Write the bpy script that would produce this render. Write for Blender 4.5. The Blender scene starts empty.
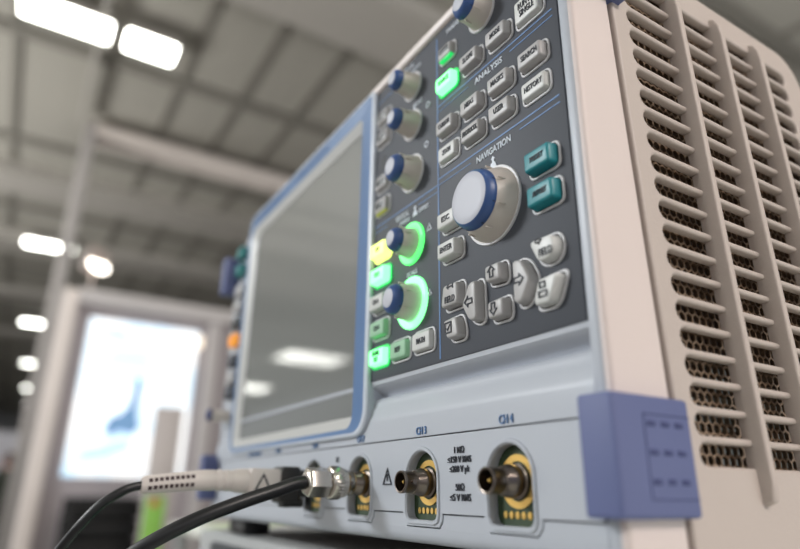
import bpy, bmesh, math, random
from mathutils import Vector, Matrix
random.seed(4)
PI = math.pi
S = 0.15            # one design unit of the instrument in metres
HC = 1.10           # camera height
sc = bpy.context.scene
COL = sc.collection
WL = {}             # world location of every object

def W(x, y, z): return Vector((x*S, y*S, HC+z*S))

# ------------------------------------------------------------------ materials
MAT = {}
def mat(name, col, rough=.5, metal=0., emis=None, estr=0., noise=0., nscale=40., bump=0., bscale=400., coat=0., trans=0.):
    m = bpy.data.materials.new(name); m.use_nodes = True
    nt = m.node_tree; b = nt.nodes['Principled BSDF']
    b.inputs['Base Color'].default_value = (*col, 1)
    b.inputs['Roughness'].default_value = rough
    b.inputs['Metallic'].default_value = metal
    if coat: b.inputs['Coat Weight'].default_value = coat
    if emis:
        b.inputs['Emission Color'].default_value = (*emis, 1); b.inputs['Emission Strength'].default_value = estr
    if noise or bump:
        tc = nt.nodes.new('ShaderNodeTexCoord')
    if noise:
        n = nt.nodes.new('ShaderNodeTexNoise'); n.inputs['Scale'].default_value = nscale; n.inputs['Detail'].default_value = 4
        nt.links.new(tc.outputs['Object'], n.inputs['Vector'])
        r = nt.nodes.new('ShaderNodeMapRange'); r.inputs['To Min'].default_value = 1-noise; r.inputs['To Max'].default_value = 1+noise
        nt.links.new(n.outputs['Fac'], r.inputs['Value'])
        mx = nt.nodes.new('ShaderNodeVectorMath'); mx.operation = 'SCALE'; mx.inputs[0].default_value = col
        nt.links.new(r.outputs['Result'], mx.inputs['Scale']); nt.links.new(mx.outputs['Vector'], b.inputs['Base Color'])
    if bump:
        n2 = nt.nodes.new('ShaderNodeTexNoise'); n2.inputs['Scale'].default_value = bscale
        nt.links.new(tc.outputs['Object'], n2.inputs['Vector'])
        bp = nt.nodes.new('ShaderNodeBump'); bp.inputs['Strength'].default_value = bump; bp.inputs['Distance'].default_value = .0003
        nt.links.new(n2.outputs['Fac'], bp.inputs['Height']); nt.links.new(bp.outputs['Normal'], b.inputs['Normal'])
    MAT[name] = m
    return m

def c8(r, g, b):
    f = lambda v: (v/255/12.92 if v/255 <= .04045 else ((v/255+.055)/1.055)**2.4)
    return (f(r), f(g), f(b))

mat('front_grey', c8(178, 183, 192), .42, bump=.12, bscale=1500)
mat('side_cream', c8(218, 205, 201), .5, bump=.2, bscale=1200)
mat('vent_beige', c8(190, 178, 171), .5, bump=.35, bscale=900)
mat('panel_dark', c8(62, 66, 75), .6, bump=.2, bscale=1500)
mat('bezel_blue', c8(78, 114, 160), .4)
mat('bezel_rim', c8(196, 203, 214), .35)
mat('inner_frame', c8(186, 186, 184), .4)
mat('screen', c8(96, 99, 97), .34, coat=.6)
mat('bumper_blue', c8(92, 101, 144), .55, bump=.2, bscale=900)
mat('bumper_dark', c8(56, 64, 110), .6)
mat('rim_white', c8(232, 222, 218), .4)
mat('key_pale', c8(206, 207, 205), .42)
mat('key', c8(174, 172, 172), .42, bump=.1, bscale=1500)
mat('key_rim', c8(205, 205, 208), .4)
mat('teal', c8(18, 128, 138), .4)
mat('legend_dark', c8(38, 42, 52), .6)
mat('legend_light', c8(205, 212, 222), .5)
mat('legend_blue', c8(80, 118, 166), .5)
mat('line_blue', c8(84, 122, 172), .5)
mat('knob', c8(208, 200, 192), .38)
mat('knob_face', c8(186, 188, 198), .5)
mat('knob_ring', c8(54, 84, 138), .38)
mat('lit_green', (.25, .9, .35), .5, emis=(.16, 1., .27), estr=2.6)
mat('lit_ring', (.2, .9, .3), .5, emis=(.09, 1., .17), estr=1.3)
mat('lit_ring_bright', (.2, .9, .3), .5, emis=(.2, 1., .32), estr=2.2)
mat('lit_yellow', (.9, .9, .3), .5, emis=(.85, 1., .22), estr=1.5)
mat('dim_yellow', c8(170, 175, 60), .5, emis=(.7, .8, .1), estr=.08)
mat('dim_green', c8(150, 186, 158), .5, emis=(.1, .8, .3), estr=.06)
mat('green_glow', c8(20, 140, 70), .5, emis=(.02, .8, .16), estr=.8)  # rims of lit keys use it too: green spill put in as emission
mat('legend_green', c8(20, 110, 50), .6)
mat('gold', c8(214, 176, 96), .35, metal=.6)
mat('pcb', c8(50, 68, 44), .5, noise=.3, nscale=300)
mat('nickel', c8(196, 190, 182), .24, metal=1.)
mat('dark_nickel', c8(128, 118, 110), .28, metal=1.)
mat('bore', c8(30, 20, 14), .5)
mat('rubber', c8(17, 17, 21), .4)
mat('black_plastic', c8(26, 24, 24), .5)
mat('probe_white', c8(206, 198, 194), .45)
mat('mesh_gold', c8(140, 118, 98), .4, metal=.7)
mat('chassis', c8(22, 16, 18), .7)
mat('inner_pale', c8(150, 172, 176), .5)
mat('cream_bar', c8(214, 204, 186), .5)
mat('orange', c8(235, 140, 30), .5, emis=(1, .4, .02), estr=.4)
mat('led_teal', c8(20, 120, 120), .5)
mat('slot_dark', c8(60, 44, 48), .7)
mat('device_grey', c8(170, 172, 172), .5)
mat('device_dark', c8(44, 50, 54), .4)
mat('display_green', c8(40, 150, 100), .4, emis=(.05, .6, .3), estr=.25)
mat('table', c8(205, 212, 205), .35)
mat('floor', c8(140, 136, 132), .6, noise=.15, nscale=.7)
mat('ceiling', c8(166, 163, 155), .9, noise=.06, nscale=.4)
mat('beam_dark', c8(128, 125, 118), .8)
mat('beam_light', c8(178, 174, 168), .7)
mat('beam_white', c8(236, 226, 220), .6)
mat('column', c8(196, 191, 190), .6)
mat('wall', c8(170, 170, 172), .8, noise=.05, nscale=.5)
mat('wall_light', c8(212, 212, 222), .7)
mat('booth', c8(168, 160, 163), .6)
mat('lamp', (1, 1, .95), .5, emis=(1, 1, .93), estr=13.)
mat('spot_bulb', (1, .97, .9), .5, emis=(1, .93, .82), estr=7.)
mat('warm_reflection', (1, .9, .75), .5, emis=(1, .85, .68), estr=1.)  # glow that paints the warm reflection beside the poster
mat('spot_body', c8(190, 176, 170), .5)
mat('brochure', c8(190, 182, 180), .5)
mat('lime', c8(132, 190, 72), .5)
mat('table_white', c8(232, 232, 226), .4)
mat('pale_green', c8(205, 228, 170), .5)
mat('red', c8(205, 80, 70), .5)
mat('black_gloss', c8(14, 14, 16), .6)
mat('skin', c8(196, 140, 118), .6)
mat('hair', c8(86, 52, 40), .7)
mat('cloth_dark', c8(66, 62, 64), .8)
mat('cloth_green', c8(90, 96, 88), .8)

# ------------------------------------------------------------------ helpers
def link(name, me, m, parent=None, loc=Vector((0, 0, 0)), smooth=True):
    o = bpy.data.objects.new(name, me); COL.objects.link(o)
    if m:
        for k in (m if isinstance(m, (list, tuple)) else [m]): me.materials.append(MAT[k])
    WL[o.name] = Vector(loc)
    if parent: o.parent = parent; o.location = Vector(loc) - WL[parent.name]
    else: o.location = loc
    if smooth and me.polygons:
        me.polygons.foreach_set('use_smooth', [True]*len(me.polygons))
        try: me.set_sharp_from_angle(angle=math.radians(38))
        except Exception: pass
    return o

def obj(name, bm, m, parent=None, loc=Vector((0, 0, 0)), smooth=True, recalc=True):
    if recalc: bmesh.ops.recalc_face_normals(bm, faces=bm.faces)
    me = bpy.data.meshes.new(name); bm.to_mesh(me); bm.free()
    return link(name, me, m, parent, loc, smooth)

def empty(name, loc, label, cat, group=None):
    o = bpy.data.objects.new(name, None); COL.objects.link(o); o.location = loc; o.empty_display_size = .05
    WL[o.name] = Vector(loc); o['label'] = label; o['category'] = cat
    if group: o['group'] = group
    return o

def tag(o, label=None, cat=None, group=None, kind=None):
    if label: o['label'] = label
    if cat: o['category'] = cat
    if group: o['group'] = group
    if kind: o['kind'] = kind
    return o

def box(bm, a, b, bevel=0., seg=2, mi=0):
    a = Vector(a); b = Vector(b)
    r = bmesh.ops.create_cube(bm, size=1)
    vs = r['verts']
    c = (a+b)/2; d = b-a
    for v in vs: v.co = Vector((v.co.x*d.x, v.co.y*d.y, v.co.z*d.z))+c
    fs = list({f for v in vs for f in v.link_faces})
    for f in fs: f.material_index = mi
    if bevel:
        es = list({e for v in vs for e in v.link_edges})
        bmesh.ops.bevel(bm, geom=es, offset=bevel, segments=seg, affect='EDGES', profile=.5, material=-1)

def boxmesh(a, b, bevel=0., seg=2):
    bm = bmesh.new(); box(bm, a, b, bevel, seg); return bm

def inset_poly(pts, d):
    n = len(pts); out = []
    for i in range(n):
        p0, p1, p2 = Vector(pts[i-1]), Vector(pts[i]), Vector(pts[(i+1) % n])
        e1 = (p1-p0).normalized(); e2 = (p2-p1).normalized()
        n1 = Vector((-e1.y, e1.x)); n2 = Vector((-e2.y, e2.x))       # inward for CCW
        m = n1+n2; k = d/max(.25, m.dot(n1))
        out.append(p1+m*k)
    return out

def rpoly(pts, r, n=4):
    out = []; N = len(pts)
    for i in range(N):
        p0, p1, p2 = Vector(pts[i-1]), Vector(pts[i]), Vector(pts[(i+1) % N])
        l1 = (p0-p1).length; l2 = (p2-p1).length
        rr = min(r, l1*.48, l2*.48)
        a = p1+(p0-p1).normalized()*rr; b = p1+(p2-p1).normalized()*rr
        for k in range(n+1):
            t = k/n
            # conic-like blend close to a circular arc
            q = (1-t)**2*a+2*t*(1-t)*(p1*.86+(a+b)*.07)+t*t*b
            out.append(q)
    return out

def rect(w, h): return [(-w/2, -h/2), (w/2, -h/2), (w/2, h/2), (-w/2, h/2)]

def loft(bm, pts, prof, r, n=4, close=True, mi=0, s=S):
    """rings of a rounded polygon in the front plane; prof = [(inset, p)], p = how far it stands out towards -Y"""
    rings = []
    for (ins, p) in prof:
        q = rpoly(inset_poly(pts, ins) if ins else [Vector(v) for v in pts], max(r-ins*.8, r*.25), n)
        rings.append([bm.verts.new((v.x*s, -p*s, v.y*s)) for v in q])
    for A, B in zip(rings, rings[1:]):
        m = len(A)
        for i in range(m):
            f = bm.faces.new((A[i], A[(i+1) % m], B[(i+1) % m], B[i])); f.material_index = mi
    if close:
        f = bm.faces.new(rings[-1]); f.material_index = mi
    return rings

def lathe(bm, prof, seg=40, s=S, mi=0, cap0=False, cap1=False, start=0.):
    """prof = [(radius, p)] around the local -Y axis"""
    rings = []
    for r, p in prof:
        rings.append([bm.verts.new((r*s*math.cos(start+2*PI*k/seg), -p*s, r*s*math.sin(start+2*PI*k/seg))) for k in range(seg)])
    for A, B in zip(rings, rings[1:]):
        for i in range(seg):
            f = bm.faces.new((A[i], A[(i+1) % seg], B[(i+1) % seg], B[i])); f.material_index = mi
    if cap0: bm.faces.new(rings[0]).material_index = mi
    if cap1: bm.faces.new(rings[-1]).material_index = mi

def tube(bm, pts, r, seg=16, taper=None):
    pts = [Vector(p) for p in pts]
    # Catmull-Rom resample
    P = [pts[0]*2-pts[1]]+pts+[pts[-1]*2-pts[-2]]; q = []
    for i in range(1, len(P)-2):
        for k in range(6):
            t = k/6; a, b, c, d = P[i-1], P[i], P[i+1], P[i+2]
            q.append(.5*((2*b)+(c-a)*t+(2*a-5*b+4*c-d)*t*t+(3*b-a-3*c+d)*t**3))
    q.append(pts[-1])
    rings = []; up = Vector((0, 0, 1))
    for i, p in enumerate(q):
        d = (q[min(i+1, len(q)-1)]-q[max(i-1, 0)]).normalized()
        if abs(d.z) > .98: up = Vector((1, 0, 0))
        u = d.cross(up).normalized(); v = u.cross(d).normalized()
        rings.append([bm.verts.new(p+(u*math.cos(2*PI*k/seg)+v*math.sin(2*PI*k/seg))*r) for k in range(seg)])
    for A, B in zip(rings, rings[1:]):
        for i in range(seg): bm.faces.new((A[i], A[(i+1) % seg], B[(i+1) % seg], B[i]))
    bm.faces.new(rings[0]); bm.faces.new(rings[-1])

def curve_mesh(polys, depth, bev):
    cu = bpy.data.curves.new('outline', 'CURVE'); cu.dimensions = '2D'; cu.fill_mode = 'BOTH'
    cu.extrude = max(depth/2-bev, 0.0001); cu.bevel_depth = bev; cu.bevel_resolution = 2; cu.offset = -bev
    for poly in polys:
        sp = cu.splines.new('POLY'); sp.points.add(len(poly)-1); sp.use_cyclic_u = True
        for i, p in enumerate(poly): sp.points[i].co = (p[0], p[1], 0, 1)
    return eval_curve(cu)

def eval_curve(cu):
    o = bpy.data.objects.new('tmp', cu); COL.objects.link(o)
    dg = bpy.context.evaluated_depsgraph_get(); dg.update()
    me = bpy.data.meshes.new_from_object(o.evaluated_get(dg))
    bpy.data.objects.remove(o); bpy.data.curves.remove(cu)
    me.materials.clear()
    return me

def text(name, s, width, height, m, parent, loc, bold=.012, thick=.0006, lines=1, face='front', lgap=1.):
    """flat printed lettering; width/height in metres; centred on loc; 'front' faces -Y, 'side' faces +X"""
    cu = bpy.data.curves.new('txt', 'FONT'); cu.body = s; cu.size = 1; cu.offset = bold
    cu.align_x = 'CENTER'; cu.space_line = lgap
    cu.extrude = .01; cu.resolution_u = 3
    me = eval_curve(cu)
    if not me.vertices: return None
    xs = [v.co.x for v in me.vertices]; ys = [v.co.y for v in me.vertices]
    cx, cy = (min(xs)+max(xs))/2, (min(ys)+max(ys))/2
    w, h = max(xs)-min(xs), max(ys)-min(ys)
    sx = width/w if width else height/h; sy = height/h if height else sx
    for v in me.vertices:
        a, b, t = (v.co.x-cx)*sx, (v.co.y-cy)*sy, (v.co.z/.02)*thick
        v.co = (a, -t, b) if face == 'front' else (t, a, b)
    me.update()
    return link(name, me, m, parent, loc, smooth=False)

def flat(name, pts, m, parent, loc, thick=.0004):
    """thin printed shape, pts in metres in the front plane (may be a list of polygons: outline + holes)"""
    if not isinstance(pts[0][0], (tuple, list, Vector)): pts = [pts]
    me = curve_mesh(pts, thick, 0)
    for v in me.vertices: v.co = (v.co.x, -v.co.z, v.co.y)
    me.update()
    return link(name, me, m, parent, loc, smooth=False)

# ------------------------------------------------------------------ oscilloscope
scope = empty('oscilloscope', W(-2.2, .65, -.2), 'large grey benchtop oscilloscope with blue corner bumpers, lit green keys and a side vent grille', 'oscilloscope')
def P(name, bm, m, loc=None, parent=None, **k): return obj(name, bm, m, parent or scope, loc if loc is not None else W(0, 0, 0), **k)
def B(bm, a, b, bev=0., seg=2): box(bm, Vector(a)*S, Vector(b)*S, bev*S, seg)

# --- front frame: profile (y, z) run along x
def run(bm, prof, x0, x1, closed=True):
    A = [bm.verts.new((x0*S, y*S, z*S)) for y, z in prof]; C = [bm.verts.new((x1*S, y*S, z*S)) for y, z in prof]
    n = len(prof)
    for i in range(n if closed else n-1):
        bm.faces.new((A[i], A[(i+1) % n], C[(i+1) % n], C[i]))
    if closed: bm.faces.new(A); bm.faces.new(C)
XR = -.832
bm = bmesh.new()
ledge = [(.07, .352), (.002, .352), (.004, .345)]
for k in range(7): t = k/6; ledge.append((.004+.046*math.sin(t*PI/2)**1.4, .340-.040*t))
ledge += [(.031, .298), (.022, .293), (.016, .280), (.0135, .262), (.008, .256), (.0055, .236), (.001, .230), (.0, .214), (.0, .18)]
def pl(z0, z1): return
ledge += [(.0, .10), (.07, .10)]
# the strip above the connector plate
run(bm, [(y, z) for y, z in ledge[:-2]]+[(.0, .155), (.07, .155)], -3.58, -.862)
# lip below the connector plate
lip = [(.07, -.088), (.0, -.088), (.0, -.104), (.003, -.114), (.011, -.123), (.025, -.129), (.04, -.131), (.07, -.131)]
run(bm, lip, -3.58, -.862)
# right and left uprights, top rim
B(bm, (-.868, .0, -.128), (XR, .07, 1.541), .012, 3)
B(bm, (-3.6, .012, -.128), (-3.30, .07, 1.44), .012, 3)
B(bm, (-3.58, .05, .15), (-.85, .07, 1.52))
P('front_frame', bm, 'front_grey')
bm = bmesh.new(); B(bm, (-1.86, -.014, 1.506), (XR-.002, .07, 1.545), .013, 3); P('top_rim', bm, 'rim_white')

# --- connector plate with the four arched windows
CH = [-1.131, -1.497, -1.863, -2.229]      # CH 4, 3, 2, 1
def arch(cx, w, top, bot, n=12, rb=.02):
    r = w/2; out = []
    for k in range(n+1):
        a = PI*k/n; out.append((cx+r*math.cos(a), top-r+r*math.sin(a)))
    out += [(cx-r, bot+rb), (cx-r+rb*.3, bot+rb*.3), (cx-r+rb, bot), (cx+r-rb, bot), (cx+r-rb*.3, bot+rb*.3), (cx+r, bot+rb)]
    return out
plate = [(-.864, .166), (-3.45, .118), (-3.45, -.062), (-1.9, -.055), (-1.75, -.05), (-.864, -.004)]
polys = [[(x*S, z*S) for x, z in plate]]
for c in CH: polys.append([(x*S, z*S) for x, z in arch(c, .15, .113, -.0675)])
# windows reach below the plate's lower edge line: the plate bulges round them
def plate_outline():
    top = [(-.864, .1505), (-3.45, .1505), (-3.45, -.05)]
    low = []
    for c in reversed(CH):
        zz = lambda x: -.049
        low += [(c-.098, zz(c-.098)), (c-.096, -.068), (c-.08, -.084), (c+.08, -.084), (c+.096, -.068), (c+.098, zz(c+.098))]
    return top+low+[(-.864, -.049)]
polys[0] = [(x*S, z*S) for x, z in plate_outline()]
me = curve_mesh(polys, .024*S, .0022*S)
for v in me.vertices: v.co = (v.co.x, -v.co.z+.008*S, v.co.y)
me.update()
plate_o = link('connector_plate', me, 'front_grey', scope, W(0, 0, 0))
# the part of the front below the connector plate
lowp = [(-3.58, -.09), (-.862, -.09), (-.862, -.052)]
for c in CH: lowp += [(c+.099, -.052), (c+.097, -.070), (c+.081, -.087), (c-.081, -.087), (c-.097, -.070), (c-.099, -.052)]
lowp += [(-3.58, -.052)]
me = curve_mesh([[(x*S, z*S) for x, z in lowp]], .034*S, .001*S)
for v in me.vertices: v.co = (v.co.x, -v.co.z+.0165*S, v.co.y)
me.update(); link('lower_front', me, 'front_grey', scope, W(0, 0, 0))
# dark seam strips along the plate's long edges
bm = bmesh.new()
def strip(bm, pts, w, y0=-.0045):
    for (x0, z0), (x1, z1) in zip(pts, pts[1:]):
        vs = [bm.verts.new((x*S, y0*S, z*S)) for x, z in ((x0, z0-w), (x1, z1-w), (x1, z1+w), (x0, z0+w))]
        bk = [bm.verts.new((v.co.x, .001*S, v.co.z)) for v in vs]
        bm.faces.new(vs)
        for i in range(4): bm.faces.new((vs[i], vs[(i+1) % 4], bk[(i+1) % 4], bk[i]))
strip(bm, [(-3.45, .1528), (-.864, .1528)], .0011, -.002)
ll = plate_outline()[3:]
for i in range(4):
    a = ll[i*6+5]; b = ll[i*6+6]
    strip(bm, [(a[0], -.0505), (b[0], -.0505)], .0008, -.0028)
P('seam', bm, 'legend_dark')

# --- printed circuit board behind the windows
bm = boxmesh(Vector((-2.36, .023, -.09))*S, Vector((-1.0, .031, .14))*S)
pcb = P('circuit_board', bm, 'pcb')
for c in CH:
    bm = bmesh.new()
    lathe(bm, [(.045, 0), (.045, .003), (.0605, .003), (.0605, 0)], 40)
    P('contact_ring', bm, 'gold', W(c, .023, .03), pcb)
    for k in range(6):
        bm = bmesh.new(); lathe(bm, [(.0068, 0), (.0068, .003), (.0001, .0035)], 10)
        for v in bm.verts: v.co.z *= 1.25
        P('solder_pad', bm, 'gold', W(c-.047+k*.0205, .023, -.044), pcb)
# raised rims round the windows
for c in CH:
    bm = bmesh.new()
    A = arch(c, .15, .113, -.0675, 16); Bq = arch(c, .176, .127, -.0795, 16, .024)
    prof = [(A, .004), (A, -.006), (None, 0), (Bq, -.0)]
    mid1 = [((a[0]*.7+b[0]*.3), (a[1]*.7+b[1]*.3)) for a, b in zip(A, Bq)]
    mid2 = [((a[0]*.2+b[0]*.8), (a[1]*.2+b[1]*.8)) for a, b in zip(A, Bq)]
    rings = []
    for pts, y in ((A, .022), (A, -.004), (mid1, -.0085), (mid2, -.0085), (Bq, -.003)):
        rings.append([bm.verts.new(((x-c)*S, y*S, z*S)) for x, z in pts])
    for R0, R1 in zip(rings, rings[1:]):
        for i in range(len(R0)): bm.faces.new((R0[i], R0[(i+1) % len(R0)], R1[(i+1) % len(R0)], R1[i]))
    P('window_rim', bm, 'front_grey', W(c, 0, 0))

# --- BNC sockets
def bnc(c):
    bm = bmesh.new()
    lathe(bm, [(.0, -.022), (.040, -.022), (.040, -.016), (.0345, -.013), (.0345, -.006), (.0375, -.002), (.0375, .010), (.0345, .014), (.0335, .026), (.0305, .030),
               (.0305, .034), (.0285, .036), (.0285, .062), (.0298, .064), (.0298, .074), (.0282, .0755), (.0245, .0745), (.0240, .03), (.0, .03)], 36)
    for s_ in (-1, 1):
        r = bmesh.ops.create_cone(bm, cap_ends=True, segments=12, radius1=.0055*S, radius2=.0055*S, depth=.012*S)
        for v in r['verts']: v.co = Vector((v.co.z+s_*.033*S, v.co.y-.052*S, v.co.x))
    o = P('bnc_socket', bm, 'dark_nickel', W(c, 0, .03))
    bm = bmesh.new(); lathe(bm, [(.0232, .032), (.0232, .076)], 30); lathe(bm, [(.0, .034), (.0232, .034)], 30)
    P('bore', bm, 'bore', W(c, 0, .03), o)
    bm = bmesh.new(); lathe(bm, [(.006, .03), (.006, .062), (.003, .066), (0.0001, .066)], 12); lathe(bm, [(.012, .03), (.012, .05), (.006, .05)], 14)
    P('centre_contact', bm, 'gold', W(c, 0, .03), o)
for c in CH: bnc(c)

# --- control panel
bm = bmesh.new(); B(bm, (-1.86, .0, .353), (-.866, .05, 1.514), .003, 2)
panel = P('control_panel', bm, 'panel_dark')
def line(x0, z0, x1, z1, w=.0022):
    bm = bmesh.new()
    d = Vector((x1-x0, z1-z0)); n = Vector((-d.y, d.x)).normalized()*w
    v = [bm.verts.new((x*S, -.0012*S, z*S)) for x, z in ((x0-n.x, z0-n.y), (x1-n.x, z1-n.y), (x1+n.x, z1+n.y), (x0+n.x, z0+n.y))]
    bk = [bm.verts.new((q.co.x, 0.0005*S, q.co.z)) for q in v]
    bm.faces.new(v)
    for i in range(4): bm.faces.new((v[i], v[(i+1) % 4], bk[(i+1) % 4], bk[i]))
    P('divider_line', bm, 'line_blue', W(0, 0, 0), panel)
line(-1.405, .362, -1.405, 1.485, .0028)
line(-1.40, .937, -.884, .937); line(-1.03, .916, -.884, .916, .0016); line(-1.40, .916, -1.24, .916, .0012)
line(-1.40, 1.205, -.884, 1.205); line(-1.05, 1.184, -.884, 1.184, .0016); line(-1.40, 1.184, -1.24, 1.184, .0012)
line(-1.81, .918, -1.41, .918); line(-1.81, .896, -1.72, .896, .0014); line(-1.52, .896, -1.41, .896, .0014)
line(-1.81, 1.455, -1.66, 1.455, .0016)
def ptext(s, a, b, w, h, m='legend_light'): return text('printed_legend', s, w*S, h*S, m, panel, W(a, -.0003, b))
ptext('ANALYSIS', -1.145, 1.181, .126, .021)
ptext('NAVIGATION', -1.138, .910, .146, .021)
ptext('VERTICAL', -1.618, .893, .085, .019)
ptext('OFFSET', -1.487, .872, .06, .015)
ptext('POSITION', -1.602, .868, .06, .015)
ptext('SCALE', -1.555, .668, .06, .015)
ptext('HORIZONTAL', -1.60, 1.48, .10, .017)
ptext('TRIGGER', -1.30, 1.47, .10, .018)
ptext('POSITION', -1.54, 1.452, .07, .014)
ptext('SCALE', -1.52, 1.296, .05, .013)
ptext('LEVEL', -1.20, 1.44, .05, .013)
# little printed push-knob symbols
def sym(a, b, s=1.):
    q = [(-.010, .004), (-.004, .004), (-.004, .016), (-.009, .016), (0, .026), (.009, .016), (.004, .016), (.004, .004), (.010, .004), (.014, -.012), (-.014, -.012)]
    flat('printed_symbol', [(x*S*s, z*S*s) for x, z in q], 'legend_light', panel, W(a, -.001, b))
sym(-1.140, .866, .95); sym(-1.538, .876); sym(-1.545, 1.278, .9)
def tri(a, b, s=1.):
    flat('printed_symbol', [[(x*S*s, z*S*s) for x, z in ((-.014, -.010), (.014, -.010), (0, .014))], [(x*S*s, z*S*s) for x, z in ((-.008, -.007), (.008, -.007), (0, .0075))]], 'legend_light', panel, W(a, -.001, b))
tri(-1.455, .792); tri(-1.455, .575, .8)
def ring_sym(a, b):
    n = 16
    flat('printed_symbol', [[(.012*S*math.cos(2*PI*k/n), .012*S*math.sin(2*PI*k/n)) for k in range(n)], [(.008*S*math.cos(2*PI*k/n), .008*S*math.sin(2*PI*k/n)) for k in range(n)]], 'legend_light', panel, W(a, -.001, b))
ring_sym(-1.47, 1.10); ring_sym(-1.46, 1.25)
# small speaker dots
bm = bmesh.new()
for i in range(3):
    for j in range(4):
        c_ = bmesh.ops.create_cone(bm, cap_ends=True, segments=8, radius1=.0045*S, radius2=.0045*S, depth=.003*S)
        for v in c_['verts']: v.co = Vector((v.co.x+i*.016*S, v.co.z, v.co.y+j*.016*S+(i % 2)*.008*S))
P('microphone_holes', bm, 'bore', W(-1.775, -.0005, 1.14), panel)

# --- keys
def key(pts, a, b, h=.028, m='key', legend=None, lm='legend_dark', r=.016, lw=None, lh=.017, rim='key_rim', capin=.008, name='key', lz=0., lx=.004, wall=None, label=None):
    loc = W(a, 0, b)
    bm = bmesh.new()
    loft(bm, pts, [(-.001, -.001), (-.001, .004), (.0005, .0052), (.0035, .0052), (.0042, .001)], r+.003, 4, close=False)
    base = P('key_surround', bm, rim, loc, panel)
    bm = bmesh.new(); loft(bm, pts, [(.003, -.001), (.003, .0012)], r, 4); P('key_gap', bm, 'bore', loc, base)
    bm = bmesh.new()
    mi = 0
    loft(bm, pts, [(capin, 0), (capin+.002, h*.7), (capin+.0035, h*.88), (capin+.006, h*.97), (capin+.009, h)], r, 5)
    ms = m
    o = P(name, bm, ms, loc)
    base.name = 'key_surround'
    if label: o['label'] = label
    if legend:
        xs = [p[0] for p in pts]; w = max(xs)-min(xs)
        text('key_legend', legend, (lw or w*.62)*.80*S, lh*S, lm, o, W(a+lx, -h-.0001, b+lz), lgap=.9, bold=.008)
    return o
KW, KH = .106, .070
def gx(c): return -.9-.0545-c*.1275     # column centre from the right
R_ = rect(KW, KH)
zA, zB, zS = 1.094, 1.000, 1.258
key(R_, gx(0), zA, legend='SEARCH', lw=.074); key(R_, gx(1), zA, legend='MASKS', lw=.066); key(R_, gx(2), zA, legend='MEAS', lw=.052); key(R_, gx(3), zA, legend='CURSOR', lw=.074)
key(R_, gx(0), zB, h=.020, m='key_pale', legend='HISTORY', lw=.08); key(R_, gx(1), zB, legend='USER', lw=.05); key(R_, gx(2), zB, legend='PROTOCOL', lw=.084); key(R_, gx(3), zB, h=.020, m='key_pale', legend='ZOOM', lw=.052)
key(R_, gx(3), zS, m='lit_green', legend='SOURCE', lm='legend_green', lw=.07, rim='green_glow', label='lit green SOURCE key')
key(R_, gx(2), zS, legend='SLOPE', lw=.06); key(R_, gx(1), zS, legend='MODE', lw=.054)
key(rect(.112, .096), gx(0)-.004, 1.266, h=.020, m='key_pale', legend='RUN N×\nSINGLE', lw=.078, lh=.046)
key(R_, gx(0), 1.405, h=.02, legend='STOP', lw=.06)
# the indicator key with the green underside
o = key(rect(.09, .066), -1.337, 1.378, h=.022)
bm = boxmesh(Vector((-.024, -.001, -.010))*S, Vector((.024, .001, .010))*S, .0005*S); P('key_window', bm, 'device_dark', W(-1.337, -.022, 1.382), o)
bm = bmesh.new(); B(bm, (-.032, -.018, -.006), (.032, -.001, .006), .002); P('light_guide', bm, 'green_glow', W(-1.337, 0, 1.378-.022), o)
# teal keys
key(rect(.106, .074), -.948, .780, h=.034, m='teal', legend='PRESET', lw=.056, lh=.015, label='teal key')
key(rect(.106, .074), -.946, .684, h=.034, m='teal', legend='AUTOSET', lw=.058, lh=.015, label='teal key')
# esc / enter
key(R_, -1.328, .764, m='key_pale', legend='ESC', lw=.048, h=.034); key(R_, -1.328, .668, m='key_pale', legend='ENTER', lw=.072, h=.034)
key([(-.05, -.042), (.05, -.042), (.05, .042), (-.036, .042)], -1.322, .527, legend='FIELD', lw=.056, lx=.007, lh=.019, lz=-.014, h=.03, r=.018)
text('key_legend', '↤', None, .014*S, 'legend_dark', scope, W(-1.314, -.0301, .549))
def arrow(a, b, d, par, h=.034, s=1.):
    q = [(0, .020), (.017, .002), (.008, .002), (.008, -.016), (-.008, -.016), (-.008, .002), (-.017, .002)]
    q2 = [(0, .0142), (.0095, .0045), (.0048, .0045), (.0048, -.0125), (-.0048, -.0125), (-.0048, .0045), (-.0095, .0045)]
    ang = {'u': 0, 'l': PI/2, 'd': PI, 'r': -PI/2}[d]
    f = lambda L: [((x*math.cos(ang)-z*math.sin(ang))*S*s, (x*math.sin(ang)+z*math.cos(ang))*S*s) for x, z in L]
    flat('key_arrow', [f(q), f(q2)], 'legend_dark', par, W(a, -h-.001, b))
o = key([(-.020, -.038), (.052, -.038), (.046, .010), (.036, .040), (-.044, .036)], -1.322, .430, h=.03, r=.018)
sq = .016*S; si = .0125*S
flat('key_legend', [[(-sq, -sq), (sq, -sq), (sq, sq), (-sq, sq)], [(-si, -si), (si, -si), (si, si), (-si, si)]], 'legend_dark', o, W(-1.325, -.031, .432))
flat('key_legend', [(-.009*S, .001*S), (-.002*S, -.009*S), (.010*S, .009*S), (-.002*S, -.003*S)], 'legend_dark', o, W(-1.325, -.031, .432))
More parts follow.
